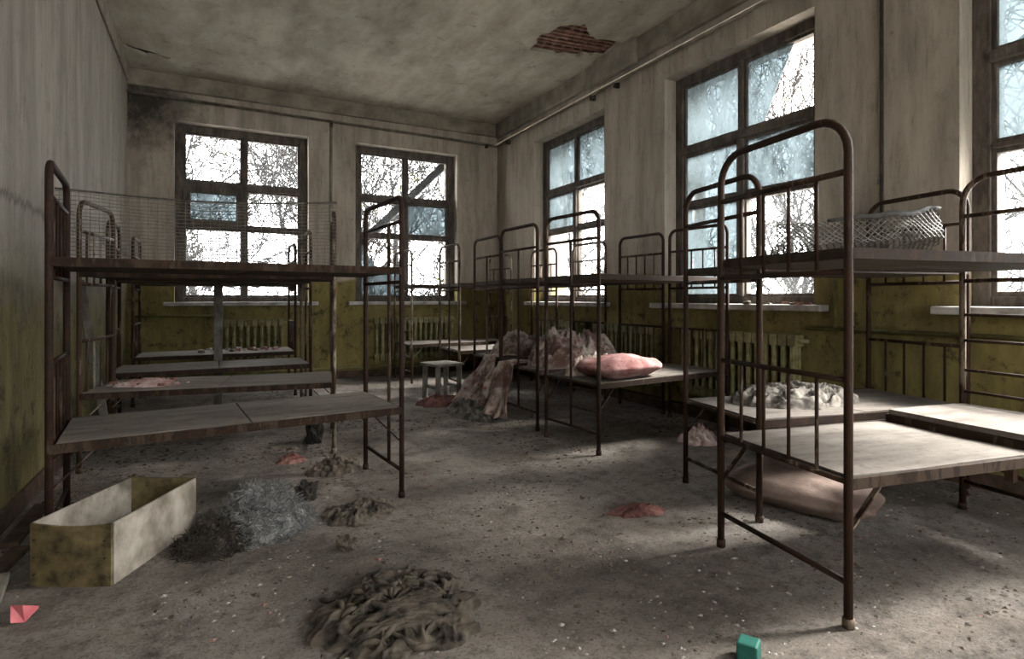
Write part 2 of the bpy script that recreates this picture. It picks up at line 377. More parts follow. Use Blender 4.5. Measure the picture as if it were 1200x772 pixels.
# ------------------------------------------------------------------ windows
def window(idx, a, b, place, panes, sill=True, small_vent=None):
    """a,b along wall; frame sits .13-.21 into the wall. panes: dict (col,row)->material or polygon list"""
    root = tag(link('window_%d' % idx, None), kind='structure')
    D0, D1 = .13, .21
    def bx(name, u0, u1, z0, z1, d0=D0, d1=D1, mat='peeling_frame_paint', parent=root, bev=.006):
        p, q = place(u0, d0, z0), place(u1, d1, z1)
        lo = tuple(min(x, y) for x, y in zip(p, q)); hi = tuple(max(x, y) for x, y in zip(p, q))
        return MB().box(lo, hi).build(name, mat, parent, bevel=bev)
    fw = .085; m = (a+b)/2
    bx('frame_stile', a, a+fw, SILL, HEAD); bx('frame_stile', b-fw, b, SILL, HEAD)
    bx('frame_rail', a+fw, b-fw, HEAD-.08, HEAD); bx('frame_rail', a+fw, b-fw, SILL, SILL+.06)
    bx('transom', a+fw, b-fw, 2.265, 2.325, D0-.02, D1)
    bx('mullion', m-.032, m+.032, SILL+.06, 2.265, D0-.015, D1); bx('mullion', m-.018, m+.018, 2.325, HEAD-.08, D0, D1)
    cols = [(a+fw, m-.018), (m+.018, b-fw)]; rows = [(SILL+.06, 1.80), (1.83, 2.265), (2.325, HEAD-.08)]
    sash = .024
    for ci, (u0, u1) in enumerate(cols):
        bx('glazing_bar', u0, u1, 1.80, 1.83)
        for ri, (z0, z1) in enumerate(rows):
            s_ = sash*(2.8 if (ci, ri) == small_vent else 1.0)
            d0, d1 = (D0-.03, D1-.02) if (ci, ri) == small_vent else (D0+.015, D1-.015)
            sh = tag(link('sash', None, root))
            bx('sash_stile', u0, u0+s_, z0, z1, d0, d1, parent=sh, bev=.003); bx('sash_stile', u1-s_, u1, z0, z1, d0, d1, parent=sh, bev=.003)
            bx('sash_rail', u0+s_, u1-s_, z1-s_, z1, d0, d1, parent=sh, bev=.003); bx('sash_rail', u0+s_, u1-s_, z0, z0+s_, d0, d1, parent=sh, bev=.003)
            pm = panes.get((ci, ri), 'clear_glass')
            dd = (D0+D1)/2
            if isinstance(pm, tuple):           # broken pane: remaining shards
                for poly in pm[1]:
                    P = [(u0+s_+(u1-u0-2*s_)*u, z0+s_+(z1-z0-2*s_)*v) for u, v in poly]; k = len(P)
                    vs_ = [place(u, dd-.002, z) for u, z in P]+[place(u, dd+.002, z) for u, z in P]
                    MB().add(vs_, [tuple(range(k)), tuple(reversed(range(k, 2*k)))]+[(i, i+k, (i+1) % k+k, (i+1) % k) for i in range(k)]).build('pane', pm[0], sh)
            else: bx('pane', u0+s_*.8, u1-s_*.8, z0+s_*.8, z1-s_*.8, dd-.002, dd+.002, pm, sh, 0)
    if sill: bx('window_sill', a-.10, b+.10, SILL-.04, SILL+.004, -.095, .30, 'pale_sill', root, .008)
    # exterior drip board
    bx('outer_sill', a, b, SILL-.02, SILL+.02, .30, .58, 'pale_sill', root, .004)
    return root
G = 'grimy_glass'
shard = [[(0, 0), (.10, 0), (.52, 1.0), (0, 1)]]
window(1, *WIN_BACK[0], place_b, {(0, 1): G}, small_vent=(0, 1))
window(2, *WIN_BACK[1], place_b, {(1, 1): G, (0, 1): 'clear_glass', (0, 0): (G, [[(0,0),(1,0),(1,.35),(.35,.5),(0,.9)]]), (1, 0): 'clear_glass'})
window(3, *[WIN_RIGHT[0][1], WIN_RIGHT[0][0]][::-1], place_r, {(1, 2): G, (0, 2): G, (1, 1): G, (1, 0): 'clear_glass'})
window(4, *WIN_RIGHT[1], place_r, {(1, 2): G, (0, 2): (G, [[(1, 0), (.75, 0), (.30, 1), (1, 1)]]), (1, 1): G, (0, 1): G, (1, 0): G})
window(5, *WIN_RIGHT[2], place_r, {(1, 2): G, (1, 1): G})
window(6, *WIN_RIGHT[3], place_r, {(0, 1): (G, [[(0,0),(.5,0),(0,.7)]]), (1, 1): (G, [[(1,1),(.3,1),(1,.2)]])})  # unseen window behind the camera, added to let in more daylight
window(7, *WIN_FRONT_ADDED[0], place_f, {(0, 1): (G, [[(0,0),(.5,0),(0,.7)]])})  # this and the next: unseen front-wall windows, added as daylight fill
window(8, *WIN_FRONT_ADDED[1], place_f, {})

# ------------------------------------------------------------------ radiators
def radiator(place, u0, nsec, label, z0=.20, z1=.76):
    root = thing('radiator', label, 'radiator', place(u0, -.068, z0), 0, 'cast-iron radiators under the windows')
    e0, e1 = Vector(place(u0, -.068, z0)), Vector(place(u0+1, -.068, z0)); ax = (e1-e0); nv = Vector(place(u0, -.2, z0))-e0; nv.normalize()
    mb = MB(); H = z1-z0
    for k in (-1, 0, 1):
        c_ = nv*(k*.030); mb.tube([c_+Vector((0,0,.02)), c_+Vector((0,0,.07)), c_+Vector((0,0,H-.07)), c_+Vector((0,0,H-.02))], [.012, .018, .018, .012], 6)
    for zz in (.05, H-.05): mb.bar(-nv*.045+Vector((0,0,zz)), nv*.045+Vector((0,0,zz)), .060, .075)
    me = mb.mesh('radiator_section', 'radiator_paint', False)
    for i in range(nsec): link('radiator_section', me, root, ax*(.035+i*.072))
    for zz in (.05, H-.05): MB().tube([Vector((0,0,zz))-ax*.06, ax*(nsec*.072+.02)+Vector((0,0,zz))], .014, 6).build('header_pipe', 'radiator_paint', root, True)
    for t in (.12, .88): MB().bar(ax*(nsec*.072*t)+Vector((0,0,H*.5)), ax*(nsec*.072*t)-nv*.066+Vector((0,0,H*.5)), .02, .03).build('wall_bracket', 'bracket_iron', root)
radiator(place_b, .10, 9, 'olive cast-iron radiator below the window beside the mouldy corner')
radiator(place_b, 1.80, 15, 'olive cast-iron radiator below end-wall window next to pale bunk')
radiator(place_r, 2.52, 15, 'olive cast-iron radiator below window with the broken pane')
radiator(place_r, 3.92, 13, 'olive cast-iron radiator on wall behind the bedding heap')
radiator(place_r, 5.10, 12, 'olive cast-iron radiator below right-wall window nearest the end wall')

# ------------------------------------------------------------------ bunk beds
H, UB, LB, R = 1.56, 1.155, .455, .0125
def bunk(label, loc, deg, L=1.36, W=.57, head='bars', foot='bars', mat='rusty_tube', rc=.10, lower=True, boards=(.49, .51), group=None, H=H,
         upper_z=UB, sag=0.0, lower2_dz=0.0, rungs_head=(), rungs_foot=(), gap=.0, brace=True, board_mat='dusty_board'):
    root = thing('bunk_bed', label, 'bunk bed', (loc[0], loc[1], 0), math.radians(deg), group or 'rusty bunk beds')
    h = W/2
    for x, style, rungs in ((0, head, rungs_head), (L, foot, rungs_foot)):
        arc = lambda s_: [(x, s_*(h-rc+rc*math.cos(a)), H-rc+rc*math.sin(a)) for a in [i*PI/12 for i in range(7)]]
        pts = [(x, h, 0), (x, h, .7)] + arc(1) + list(reversed(arc(-1))) + [(x, -h, .7), (x, -h, 0)]
        fr = MB().tube(pts, R+.001, 8).build('end_frame', mat, root, True)
        def cross(z, r=R*.8, y0=-h, y1=h): MB().tube([(x, y0, z), (x, y1, z)], r, 6).build('crossbar', mat, fr, True)
        for z in (1.385, upper_z-.075, .135): cross(z)
        cross(LB-.015)
        if style == 'bars':
            cross(.75)
            for k in range(1, 5):
                y = -h+W*k/5
                MB().tube([(x, y, upper_z-.075), (x, y, 1.385)], R*.55, 6).build('bar', mat, fr, True)
                MB().tube([(x, y, LB-.015), (x, y, .75)], R*.55, 6).build('bar', mat, fr, True)
        else:
            MB().tube([(x, style if not isinstance(style, str) else 0, .135), (x, style if not isinstance(style, str) else 0, 1.385)], R*.75, 6).build('bar', mat, fr, True)
            for z, y0, y1 in rungs: cross(z, R*.6, y0*h, y1*h)
        for y in (-h, h):
            MB().tube([(x, y, 0), (x, y, .03)], R+.005, 8).build('foot_cap', mat, fr, True)
        if brace and lower:
            s_ = 1 if x == 0 else -1
            for y in (-h, h): MB().bar((x, y*.97, LB-.18), (x+s_*.16, y*.97, LB-.012), .018, .006).build('brace', mat, root)
    for z in (upper_z, LB):
        if z == LB and not lower: continue
        for y in (-h, h):
            MB().box((.0, y-.004 if y > 0 else y-.012, z-.036), (L, y+.012 if y > 0 else y+.004, z-.002)).build('side_rail', 'rail_iron', root)
    x = .012; n_ = len(boards)
    for i, fr_ in enumerate(boards):
        x1 = x+(L-.024)*fr_
        for z, dz, bm in ((upper_z, 0, 'dark_board'), (LB, lower2_dz*i, board_mat)):
            if z == LB and not lower: continue
            g = gap if (z == LB and i) else 0
            mb = MB(); nx, ny = 7, 5; top, bot = [], []
            for a in range(nx):
                for b in range(ny):
                    u = x+g+(x1-.008-x-g)*a/(nx-1); v = -h+.008+(W-.016)*b/(ny-1)
                    q = .006*nz(u*3+loc[0]*5, v*4, z*9+loc[1]) - (sag*math.sin(PI*u/L) if z == upper_z else 0)
                    top.append((u, v, z+dz+q)); bot.append((u, v, z+dz+q-(.034 if z == upper_z else .022)))
            k = len(top); fs_ = []
            for a in range(nx-1):
                for b in range(ny-1):
                    i0 = a*ny+b; fs_ += [(i0, i0+ny, i0+ny+1, i0+1), (k+i0, k+i0+1, k+i0+ny+1, k+i0+ny)]
            ring = [a*ny for a in range(nx)]+[(nx-1)*ny+b for b in range(1, ny)]+[a*ny+ny-1 for a in range(nx-2, -1, -1)]+[b for b in range(ny-2, 0, -1)]
            fs_ += [(ring[j], k+ring[j], k+ring[(j+1) % len(ring)], ring[(j+1) % len(ring)]) for j in range(len(ring))]
            mb.add(top+bot, fs_).build('upper_board' if z == upper_z else 'lower_board', bm, root)
        x = x1
    if lower2_dz:
        xs = .012+(L-.024)*boards[0]+gap
        MB().box((xs-.01, -h, LB-.03), (xs+.02, h, LB+lower2_dz-.024)).build('support_rail', mat, root)
        for y in (-h+.09, h-.12): MB().box((xs-.012, y, LB-.13), (xs+.012, y+.03, LB+lower2_dz-.024)).build('support_leg', 'pale_tube', root)
        MB().tube([(xs+.3, h*.9, LB-.12), (xs, -h*.9, LB-.12)], .009, 6).build('crossbar', mat, root, True)
    return root
LG, RG = 'bunk beds along the plain wall', 'bunk beds along the windowed wall'
bunk('dark rusty bunk bed behind the open wooden crate, bare lower board', (.815, 3.08), 185, 1.385, .56, 0.1, 'bars', 'dark_tube', .055, H=1.51, group=LG, boards=(.5, .5))
bunk('bunk bed holding an upright wire net on its upper deck', (.74, 4.10), 171, 1.39, .57, 'bars', 'bars', 'pale_tube', .09, group=LG)
bunk('bunk bed between the net-topped bunk and the bunk below the corner window', (.72, 5.28), 180, 1.39, .57, 0.0, 'bars', 'rusty_tube', .09, group=LG)
bunk('bunk bed with rubble on lower deck by the mouldy corner', (.75, 6.52), 180, 1.40, .57, 'bars', 'bars', 'rusty_tube', .09, group=LG)
r1 = bunk('rusty bunk bed with barred end panels above the tan pillow and green block', (1.76, 1.357), -10, 1.36, .594, 'bars', 0.02, 'rusty_tube', .115, group=RG,
     boards=(.64, .36), lower2_dz=.05, gap=.02, rungs_foot=[(z, .07, 1) for z in (.56, .66, .80, .92)])
bunk('bunk bed with crumpled net on upper deck and grey blanket below', (2.215, 2.03), -11, 1.27, .57, 'ladder', 'bars', 'rusty_tube', .10, group=RG)
bunk('bunk bed with pink pillow on its lower deck', (2.15, 3.25), 5, 1.28, .565, 0.0, 'bars', 'dark_tube', .07, group=RG, rungs_head=[(.40, -1, 0), (.27, -1, 0)])
bunk('bunk bed heaped with floral bedding', (2.155, 4.01), 2, 1.28, .57, 0.0, 'bars', 'dark_tube', .07, group=RG)
bunk('bunk bed with a sheet trailing off its end to the floor', (2.28, 4.87), 0, 1.16, .57, 'ladder', 'bars', 'rusty_tube', .07, group=RG)
bunk('bunk bed behind the grey wooden stool', (2.25, 5.76), 0, 1.18, .57, 'ladder', 'bars', 'rusty_tube', .09, group=RG)
bunk('pale bunk bed with ladder rungs standing along the end wall', (2.04, 6.75), 4, 1.36, .57, 0.0, 'bars', 'pale_tube', .09, group=RG, rungs_head=[(z, -1, 0) for z in (.3, .45, .6, .75, .9)])

# ------------------------------------------------------------------ nets on the upper decks
def net_upright():
    o = thing('bed_net', 'wire bed net standing on edge on upper bunk deck by plain wall', 'net', (0, 3.92, 1.157))
    u_ = Vector((math.cos(math.radians(171)), math.sin(math.radians(171)), 0)); v_ = Vector((-math.sin(math.radians(171)), math.cos(math.radians(171)), 0))
    edge_ = Vector((.74, 4.10-3.92, 0)) + v_*(.285+.0135); r_ = random.Random(8)
    a, b = edge_+u_*1.50, edge_-u_*.015
    bow = lambda t: -v_*(.045*max(0, math.sin(PI*min(1, max(0, (t-.09)/.90)))))
    def P(t, z): return a.lerp(b, t) + bow(t) + Vector((0, 0, z*(.92-.06*math.sin(PI*t))))
    MB().tube([P(i/16, .50) for i in range(17)], .006, 5).build('net_edge_wire', 'net_wire', o)
    mb = MB()
    for k in range(20): mb.tube([P(i/16, .03+k*.024+.004*math.sin(i*1.7+k)) for i in range(17)], .0022, 3, False)
    for k in range(32): mb.tube([P((k+.5)/32, 0), P((k+.5)/32+.004*r_.uniform(-1,1), .50)], .0016, 3, False)
    tag(mb.build('net_mesh', 'pale_wire', o), kind='stuff')
net_upright()
def net_crumpled():
    o = thing('bed_net', 'crumpled chain-link bed net curling up from upper deck between windows', 'net', (2.95, 1.90, UB))
    def S(u, v):                     # sheet lying on the deck, its far side curling up, higher towards the wall end
        x = -.60+1.06*u; hgt = .17+.11*u**1.3
        y = .22-.46*min(1, v*1.5) + .03*math.sin(7*u)*v
        z = .004+hgt*max(0, v-.30)**1.2*1.7+.016*nz(u*6, v*6)*(v > .2)
        y += .10*max(0, v-.75)*u
        q = Vector((x, y, max(z, .004))); q.rotate(Matrix.Rotation(math.radians(-11), 3, 'Z')); return q
    mb = MB(); nu, nv = 28, 16
    for i in range(-nv, nu):
        p = []; q = []
        for k in range(nv+1):
            a_ = i+k; 
            if 0 <= a_ <= nu: p.append(S(a_/nu, k/nv)); q.append(S(1-a_/nu, k/nv))
        if len(p) > 1: mb.tube(p, .0042, 3, False); mb.tube(q, .0042, 3, False)
    tag(mb.build('net_mesh', 'net_wire', o), kind='stuff')
    MB().tube([S(i/20, 1.0)+Vector((0, -.01, .0)) for i in range(6, 21)], [.006+.009*math.sin(PI*(i+1)/16) for i in range(15)], 8).build('net_roll', 'black_rubbish', o, True)
net_crumpled()

# ------------------------------------------------------------------ soft things
def crumple(name, label, cat, loc, rx, ry, h, deg, seed, mat, fold=5.0, n=56, sharp=1.0, dirn=None, edge=.3, group=None, mats=None, power=2.0, stretch=1.0):
    mb = MB(); ca, sa = math.cos(math.radians(deg)), math.sin(math.radians(deg)); idx = {}
    for i in range(n+1):
        for j in range(n+1):
            u, v = i/n*2-1, j/n*2-1
            # square to disc
            x, y = u*math.sqrt(1-v*v/2), v*math.sqrt(1-u*u/2); r = math.hypot(x, y); ph = math.atan2(y, x)
            k = 1+edge*nz(math.cos(ph)*1.6+seed, math.sin(ph)*1.6, seed*.7)+edge*.5*nz(math.cos(ph)*4+seed, math.sin(ph)*4, 3)
            X, Y = x*k, y*k
            env = max(0, 1-r**power)
            wx, wy = X+.25*nz(X*2, Y*2, seed), Y+.25*nz(X*2+9, Y*2, seed)
            ridge = 1-abs(nz(wx*fold*.5*stretch+seed, wy*fold*.5, seed))*2.2
            ridge2 = 1-abs(nz(wx*fold*1.2*stretch, wy*fold*1.2+seed, 4+seed))*2.0
            z = h*(env**.6)*(.35+.45*max(0, ridge)**sharp+.25*max(0, ridge2)) + .018*h*nz(X*14, Y*14, seed)
            z += .5*h*env*max(0, nz(X*1.3+seed*3, Y*1.3, 7))
            if r > .97: z = -.004
            px, py = X*rx, Y*ry
            mb.v.append((px*ca-py*sa, px*sa+py*ca, max(z, -.004)))
    for i in range(n):
        for j in range(n):
            a = i*(n+1)+j; mb.f.append((a, a+n+1, a+n+2, a+1)); mb.mi.append(0)
    o = mb.build(name, mat, None, True); o.location = loc
    return tag(o, label, cat, group)
def pillow(name, label, loc, sx, sy, sz, deg, mat, tilt=0, seed=1):
    mb = MB(); n, m = 48, 28
    for j in range(m+1):
        th_ = PI*j/m
        for i in range(n):
            ph = 2*PI*i/n; sp = lambda a, e: math.copysign(abs(a)**e, a)
            x = sp(math.cos(ph), .45)*math.sin(th_)**.55; y = sp(math.sin(ph), .45)*math.sin(th_)**.55; z = math.cos(th_)
            r = max(abs(x), abs(y)); zz = z*(1-.55*r**3) if r < 1 else z*.45
            k = 1+.16*nz(x*1.8+seed, y*1.8, z*1.5)
            mb.v.append((x*sx*(1+.04*nz(y*3, seed)), y*sy, (zz*.5*sz*k)+.06*sz*nz(x*2.5+seed, y*2.5)+.05*sz*(1-2.4*abs(nz(x*2.5+y*1.5+seed, y*5+seed, seed)))*math.sin(th_)))
    for j in range(m):
        for i in range(n):
            a, b = j*n+i, j*n+(i+1) % n; mb.f.append((a, a+n, b+n, b)); mb.mi.append(0)
    o = mb.build(name, mat, None, True); o.location = (loc[0], loc[1], loc[2]+sz*.46); o.rotation_euler = (math.radians(tilt), 0, math.radians(deg))
    return tag(o, label, 'pillow')

crumple('rag_pile', 'brown-grey crumpled rag pile lying alone on the open floor', 'rag', (.525, 1.79, 0), .245, .25, .045, 25, 2.3, 'rag_brown', 11, 110, 1.8, edge=.35, power=5, stretch=.45)
def rag_folds():
    o = bpy.data.objects['rag_pile']; me = o.data; q = random.Random(77)
    mb = MB(); mb.v = [tuple(v.co) for v in me.vertices]; mb.f = [tuple(p.vertices) for p in me.polygons]; mb.mi = [0]*len(mb.f)
    def hz(x, y):
        r = math.hypot(x/.23, y/.23); return .034*max(0, 1-r**4)
    for k in range(130):
        a0 = q.uniform(0, 2*PI); low = q.random() < .6
        cx, cy = (q.gauss(.03, .06), q.gauss(-.11, .05)) if low else (q.gauss(-.01, .09), q.gauss(.06, .08))
        ang = q.gauss(-.15, .35) if low else q.uniform(0, PI); ln = q.uniform(.10, .24) if low else q.uniform(.05, .12); bend = q.uniform(-.6, .6); pts_ = []; rs = []
        for i in range(8):
            t = i/7-.5; an = ang+bend*t*2; x = cx+ln*t*math.cos(an); y = cy+ln*t*math.sin(an); pts_.append((x, y, hz(x, y)+.002+.014*math.cos(t*PI))); rs.append((.002+.008*math.cos(t*PI))*q.uniform(.8, 1.1))
        mb.tube(pts_, rs, 6)
    n_ = mb.mesh('rag_pile', 'rag_brown', True); o.data = n_
rag_folds()
pillow('pillow', 'faded pink pillow on lower bunk deck', (2.50, 3.17, LB), .30, .19, .155, 8, 'stained_pink', 0, 3)
crumple('bedding_heap', 'floral pink bedding heap on lower bunk deck, behind pink pillow', 'bedding', (2.67, 4.02, LB), .45, .24, .29, 3, 5.1, 'floral_cloth', 5, 64, 1.3, edge=.10, power=3)
crumple('bedding_heap', 'reddish bedding spread over lower deck near the pink pillow', 'bedding', (2.43, 3.40, LB), .24, .115, .14, 6, 7.7, 'floral_cloth', 6, 48, 1.2, edge=.12, power=3)
crumple('bedding_heap', 'dark red bedding heaped on lower deck above the trailing sheet', 'bedding', (2.63, 4.87, LB), .30, .24, .20, 0, 9.2, 'floral_cloth', 6, 48, 1.2, edge=.10, power=3)
crumple('blanket', 'grey crumpled blanket on lower deck below the curled net', 'blanket', (2.72, 1.98, LB), .34, .20, .095, -12, 3.9, 'rag_grey', 8, 64, 1.0, edge=.15, power=4)
pillow('pillow', 'flattened tan pillow on floor under barred bunk', (2.50, 1.80, 0), .34, .20, .17, -72, 'tan_pillow', 0, 5)
crumple('rag', 'pale pink and white rag on the floor between bunks', 'rag', (3.02, 2.95, 0), .17, .14, .10, 20, 4.4, 'pale_pink_cloth', 7, 40, 1.3)
crumple('rag', 'flat red rag lying on the open floor before barred bunk', 'rag', (1.77, 2.09, 0), .11, .05, .04, -10, 6.2, 'rag_red', 7, 48, 1.0, edge=.7)
crumple('rag', 'bright red-orange cloth on the floor near grey stool', 'rag', (1.88, 5.08, 0), .21, .15, .10, 0, 8.8, 'rag_red', 6, 40, 1.2)
crumple('sheet', 'grey sheet end bunched on the floor below hanging sheet', 'sheet', (1.94, 4.46, 0), .15, .32, .15, 8, 1.4, 'rag_grey', 8, 56, 1.5, edge=.3, stretch=.5)
def draped(name, label, bed, deg, y0, y1, z_end, flare, mat, seed):
    mb = MB(); n, m = 56, 40; rot = Matrix.Rotation(math.radians(deg), 3, 'Z')
    inner, fall = .20, LB+.016-z_end; tot = inner+.05+fall
    for i in range(n+1):
        for j in range(m+1):
            u, l = i/n, tot*j/m
            if l < inner: x, z, f = inner-l, LB+.012, 0
            elif l < inner+.05: q = (l-inner)/.05; x, z, f = -.035*math.sin(q*PI/2), LB+.012+.006*math.sin(q*PI), 0
            else: f = (l-inner-.05)/fall; x, z = -.035-flare*f*f, LB+.012-fall*f*(1-.10*abs(nz(u*4, seed)))
            fold = .060*max(0, 1-2.4*abs(nz(u*4.5+.4*f+seed, f*.8, seed)))+.020*(1+math.sin(u*27+3*nz(u*3, f*2, seed)))
            x -= fold*min(1, f*2.2)
            if l < inner: z += .012*(1+nz(u*9, l*14, seed))
            yy = (y0+y1)/2+(y1-y0)*(u-.5)*(1+.95*min(1, f*1.6)); p = rot @ Vector((x, yy, 0)); mb.v.append((bed[0]+p.x, bed[1]+p.y, z))
    for i in range(n):
        for j in range(m):
            a_ = i*(m+1)+j; mb.f.append((a_, a_+1, a_+m+2, a_+m+1)); mb.mi.append(0)
    o = mb.build(name, mat, None, True); s_ = o.modifiers.new('thickness', 'SOLIDIFY'); s_.thickness = .005; s_.offset = 0
    return tag(o, label, 'sheet')
draped('sheet', 'stained floral sheet hanging off the bunk end down to floor', (2.28, 4.87), 0, -.262, -.022, .04, .20, 'floral_cloth', 2)
draped('sheet', 'stained sheet hanging off the end of the bedding-heaped bunk', (2.155, 4.01), 2, .022, .262, .06, .09, 'floral_cloth', 5)
crumple('rag', 'pale pink rag spread among shards on lower deck', 'rag', (-.37, 4.25, LB+.002), .18, .13, .035, -10, 7.1, 'stained_pink', 8, 48, 1.3, edge=.3)
# grey wool heap
def wool_heap():
    o = thing('stuffing_heap', 'tangled heap of grey and black mattress stuffing beside the crate', 'heap', (.13, 2.72, 0))
    r_ = random.Random(12)
    for nm, mat, cx, cy, rx, ry, h, cnt, sd in (('grey_wool', 'wool_grey', .06, .02, .20, .22, .20, 2600, 1), ('dark_wool', 'wool_dark', -.125, -.125, .13, .13, .10, 1200, 2)):
        mb = MB(); n = 24; base = len(mb.v)
        for i in range(n+1):
            for j in range(n+1):
                u, v = i/n*2-1, j/n*2-1; x, y = u*math.sqrt(1-v*v/2), v*math.sqrt(1-u*u/2); r = math.hypot(x, y)
                mb.v.append((cx+x*rx, cy+y*ry, h*.8*max(0, 1-r*r)*(1+.6*nz(x*3, y*3, sd))))
        for i in range(n):
            for j in range(n):
                a = i*(n+1)+j; mb.f.append((a, a+n+1, a+n+2, a+1)); mb.mi.append(0)
        for _ in range(cnt):
            r = math.sqrt(r_.random())*1.12; ph = r_.uniform(0, 2*PI); x, y = r*math.cos(ph), r*math.sin(ph)
            z = h*.8*max(0, 1-r*r)*(1+.6*nz(x*3, y*3, sd)); p = Vector((cx+x*rx, cy+y*ry, z+.004)); d = Vector((r_.gauss(0,1), r_.gauss(0,1), r_.gauss(.35,.6))).normalized()
            pts_ = [p]; 
            for k in range(3):
                d = (d+Vector((r_.gauss(0,.5), r_.gauss(0,.5), r_.gauss(-.1,.5)))).normalized(); q = pts_[-1]+d*r_.uniform(.01, .022); q.z = max(q.z, .002); pts_.append(q)
            mb.tube(pts_, [.0022, .002, .0016, .0008], 3, False)
        tag(mb.build(nm, mat, o), kind='stuff')
wool_heap()

# ------------------------------------------------------------------ crate
def crate():
    o = thing('crate', 'open pale wooden crate with olive end panel by plain wall', 'crate', (-.315, 2.70, 0), math.atan2(.43, .235))
    L_, W_, H_, t = .50, .285, .215, .010       # local x along the long side
    MB().box((-L_/2, -W_/2, .006), (L_/2, W_/2, .016)).build('bottom_panel', 'crate_side', o)
    for s_ in (-1, 1): MB().box((-L_/2, s_*W_/2-t/2, 0), (L_/2, s_*W_/2+t/2, H_)).build('side_panel', 'crate_side', o, bevel=.002)
    # bowed end panels
    for s_ in (-1, 1):
        mb = MB(); n = 8; x = s_*(L_/2)
        for i in range(n+1):
            y = -W_/2+W_*i/n; b = .012*math.sin(PI*i/n)*s_
            for dx in (0, t):
                for z in (0, H_-.006*math.sin(PI*i/n)): mb.v.append((x+s_*dx*1+b, y, z))
        for i in range(n):
            a = i*4
            for q in ((a, a+1, a+5, a+4), (a+2, a+6, a+7, a+3), (a+1, a+3, a+7, a+5), (a, a+4, a+6, a+2)): mb.f.append(q); mb.mi.append(0)
        for a in (0, n*4): mb.f.append((a, a+2, a+3, a+1)); mb.mi.append(0)
        e = mb.build('end_panel', 'crate_end', o)
    for z in (.04, .10, .16):
        for s_ in (-1, 1):
            MB().tube([(-L_/2-.018, s_*(W_/2-.018), z), (-L_/2-.009, s_*(W_/2-.018), z)], .004, 6).build('nail', 'bracket_iron', o)
crate()

# ------------------------------------------------------------------ small floor things
mb = MB(); mb.add([(-.045,0,.012),(.05,.012,.05),(.0,-.02,.075),(-.05,.02,.07),(.045,.03,.035),(.0,.012,0)], [(0,5,1,2,3),(0,3,4,5),(1,5,4),(2,1,4,3)])
o = mb.build('plastic_shard', 'pink_plastic'); o.location = (-.515, 2.25, 0); o.scale = (.7, .7, .85); tag(o, 'pink folded plastic shard on floor in front of crate', 'shard')
o = MB().box((-.028,-.028,0), (.028,.028,.052)).build('toy_block', 'green_block', bevel=.006); o.location = (1.315, 1.10, 0); o.rotation_euler[2] = .5; tag(o, 'dusty green toy block alone on the floor', 'toy block')
def lump(name, label, cat, loc, s, seed, mat, sz=1.0):
    bm = bmesh.new(); bmesh.ops.create_icosphere(bm, subdivisions=3, radius=1)
    for v in bm.verts:
        k = 1+.55*noise.noise(v.co*1.7+Vector((seed,)*3))+.25*noise.noise(v.co*4+Vector((seed,)*3))
        v.co = Vector((v.co.x*s*k, v.co.y*s*k, max(0, v.co.z*.75+.45)*s*sz*k))
    me = bpy.data.meshes.new(name); bm.to_mesh(me); bm.free(); me.materials.append(M[mat]); o = link(name, me, None, loc); return tag(o, label, cat)
lump('rubbish_lump', 'tall black rubbish lump on floor under the net-topped bunk', 'rubbish', (.62, 4.13, 0), .055, 1.3, 'black_rubbish', 2.6)
crumple('rag', 'dark leaf-littered rag on floor below the crate-side bunk end', 'rag', (.63, 3.42, 0), .16, .12, .08, 30, 3.1, 'leaf_litter', 7, 40, 1.4)
lump('rubbish_lump', 'pointed black rubbish behind the stuffing heap', 'rubbish', (.41, 2.98, 0), .05, 2.7, 'black_rubbish', 1.6)
lump('rubbish_lump', 'small dark clod between stuffing heap and rag pile', 'rubbish', (.47, 2.32, 0), .035, 4.7, 'leaf_litter', 1.2)
crumple('rag', 'small brown-red rag on floor under crate-side bunk', 'rag', (.42, 3.72, 0), .09, .06, .05, 0, 5.5, 'red_chip', 7, 32, 1.4)
crumple('rag', 'flat dark rag spread beside the stuffing heap', 'rag', (.605, 2.69, 0), .155, .12, .05, 40, 6.5, 'rag_brown', 8, 56, 1.4, edge=.45)
# stool
st = thing('stool', 'grey weathered wooden stool beside the windowed row', 'stool', (2.03, 5.39, 0), .2)
MB().box((-.16,-.16,.33), (.16,.16,.355)).build('seat', 'grey_wood', st, bevel=.004)
for sx in (-1, 1):
    for sy in (-1, 1): MB().bar((sx*.125, sy*.125, 0), (sx*.12, sy*.12, .33), .045, .045).build('leg', 'grey_wood', st)
for sx in (-1, 1): MB().bar((sx*.122, -.125, .12), (sx*.122, .125, .12), .02, .03).build('stretcher', 'grey_wood', st)
# planks by plain wall
def plank(label, a, b, w_, t, mat='grey_wood'):
    return tag(MB().bar(a, b, w_, t, (0, 1, .2)).build('plank', mat, None, bevel=.003), label, 'plank')
plank('grey plank leaning on the plain wall between bunks', (-.64, 4.78, .008), (-.80, 4.80, 1.12), .05, .02)
plank('grey plank standing between two bunks in the plain-wall row', (.04, 5.76, .004), (.04, 5.590, 1.15), .07, .03)
r_ = random.Random(31)
for i, (x, y, l, a) in enumerate(((-.70, 2.62, .55, 84), (-.628, 2.36, .40, 97), (-.72, 3.20, .5, 90))):
    ca, sa = math.cos(math.radians(a)), math.sin(math.radians(a))
    tag(MB().bar((x-ca*l/2, y-sa*l/2, .013+.012*(i % 2)), (x+ca*l/2, y+sa*l/2, .013+.03*(i % 2)), .06, .022).build('plank', ['brown_wood', 'grey_wood'][i % 2], None, bevel=.003),
        ['dark brown broken plank lying between crate and plain wall', 'grey broken plank tilted by the front of the crate', 'dark brown plank on floor against wall under crate-side bunk'][i], 'plank', 'broken planks beside the crate')

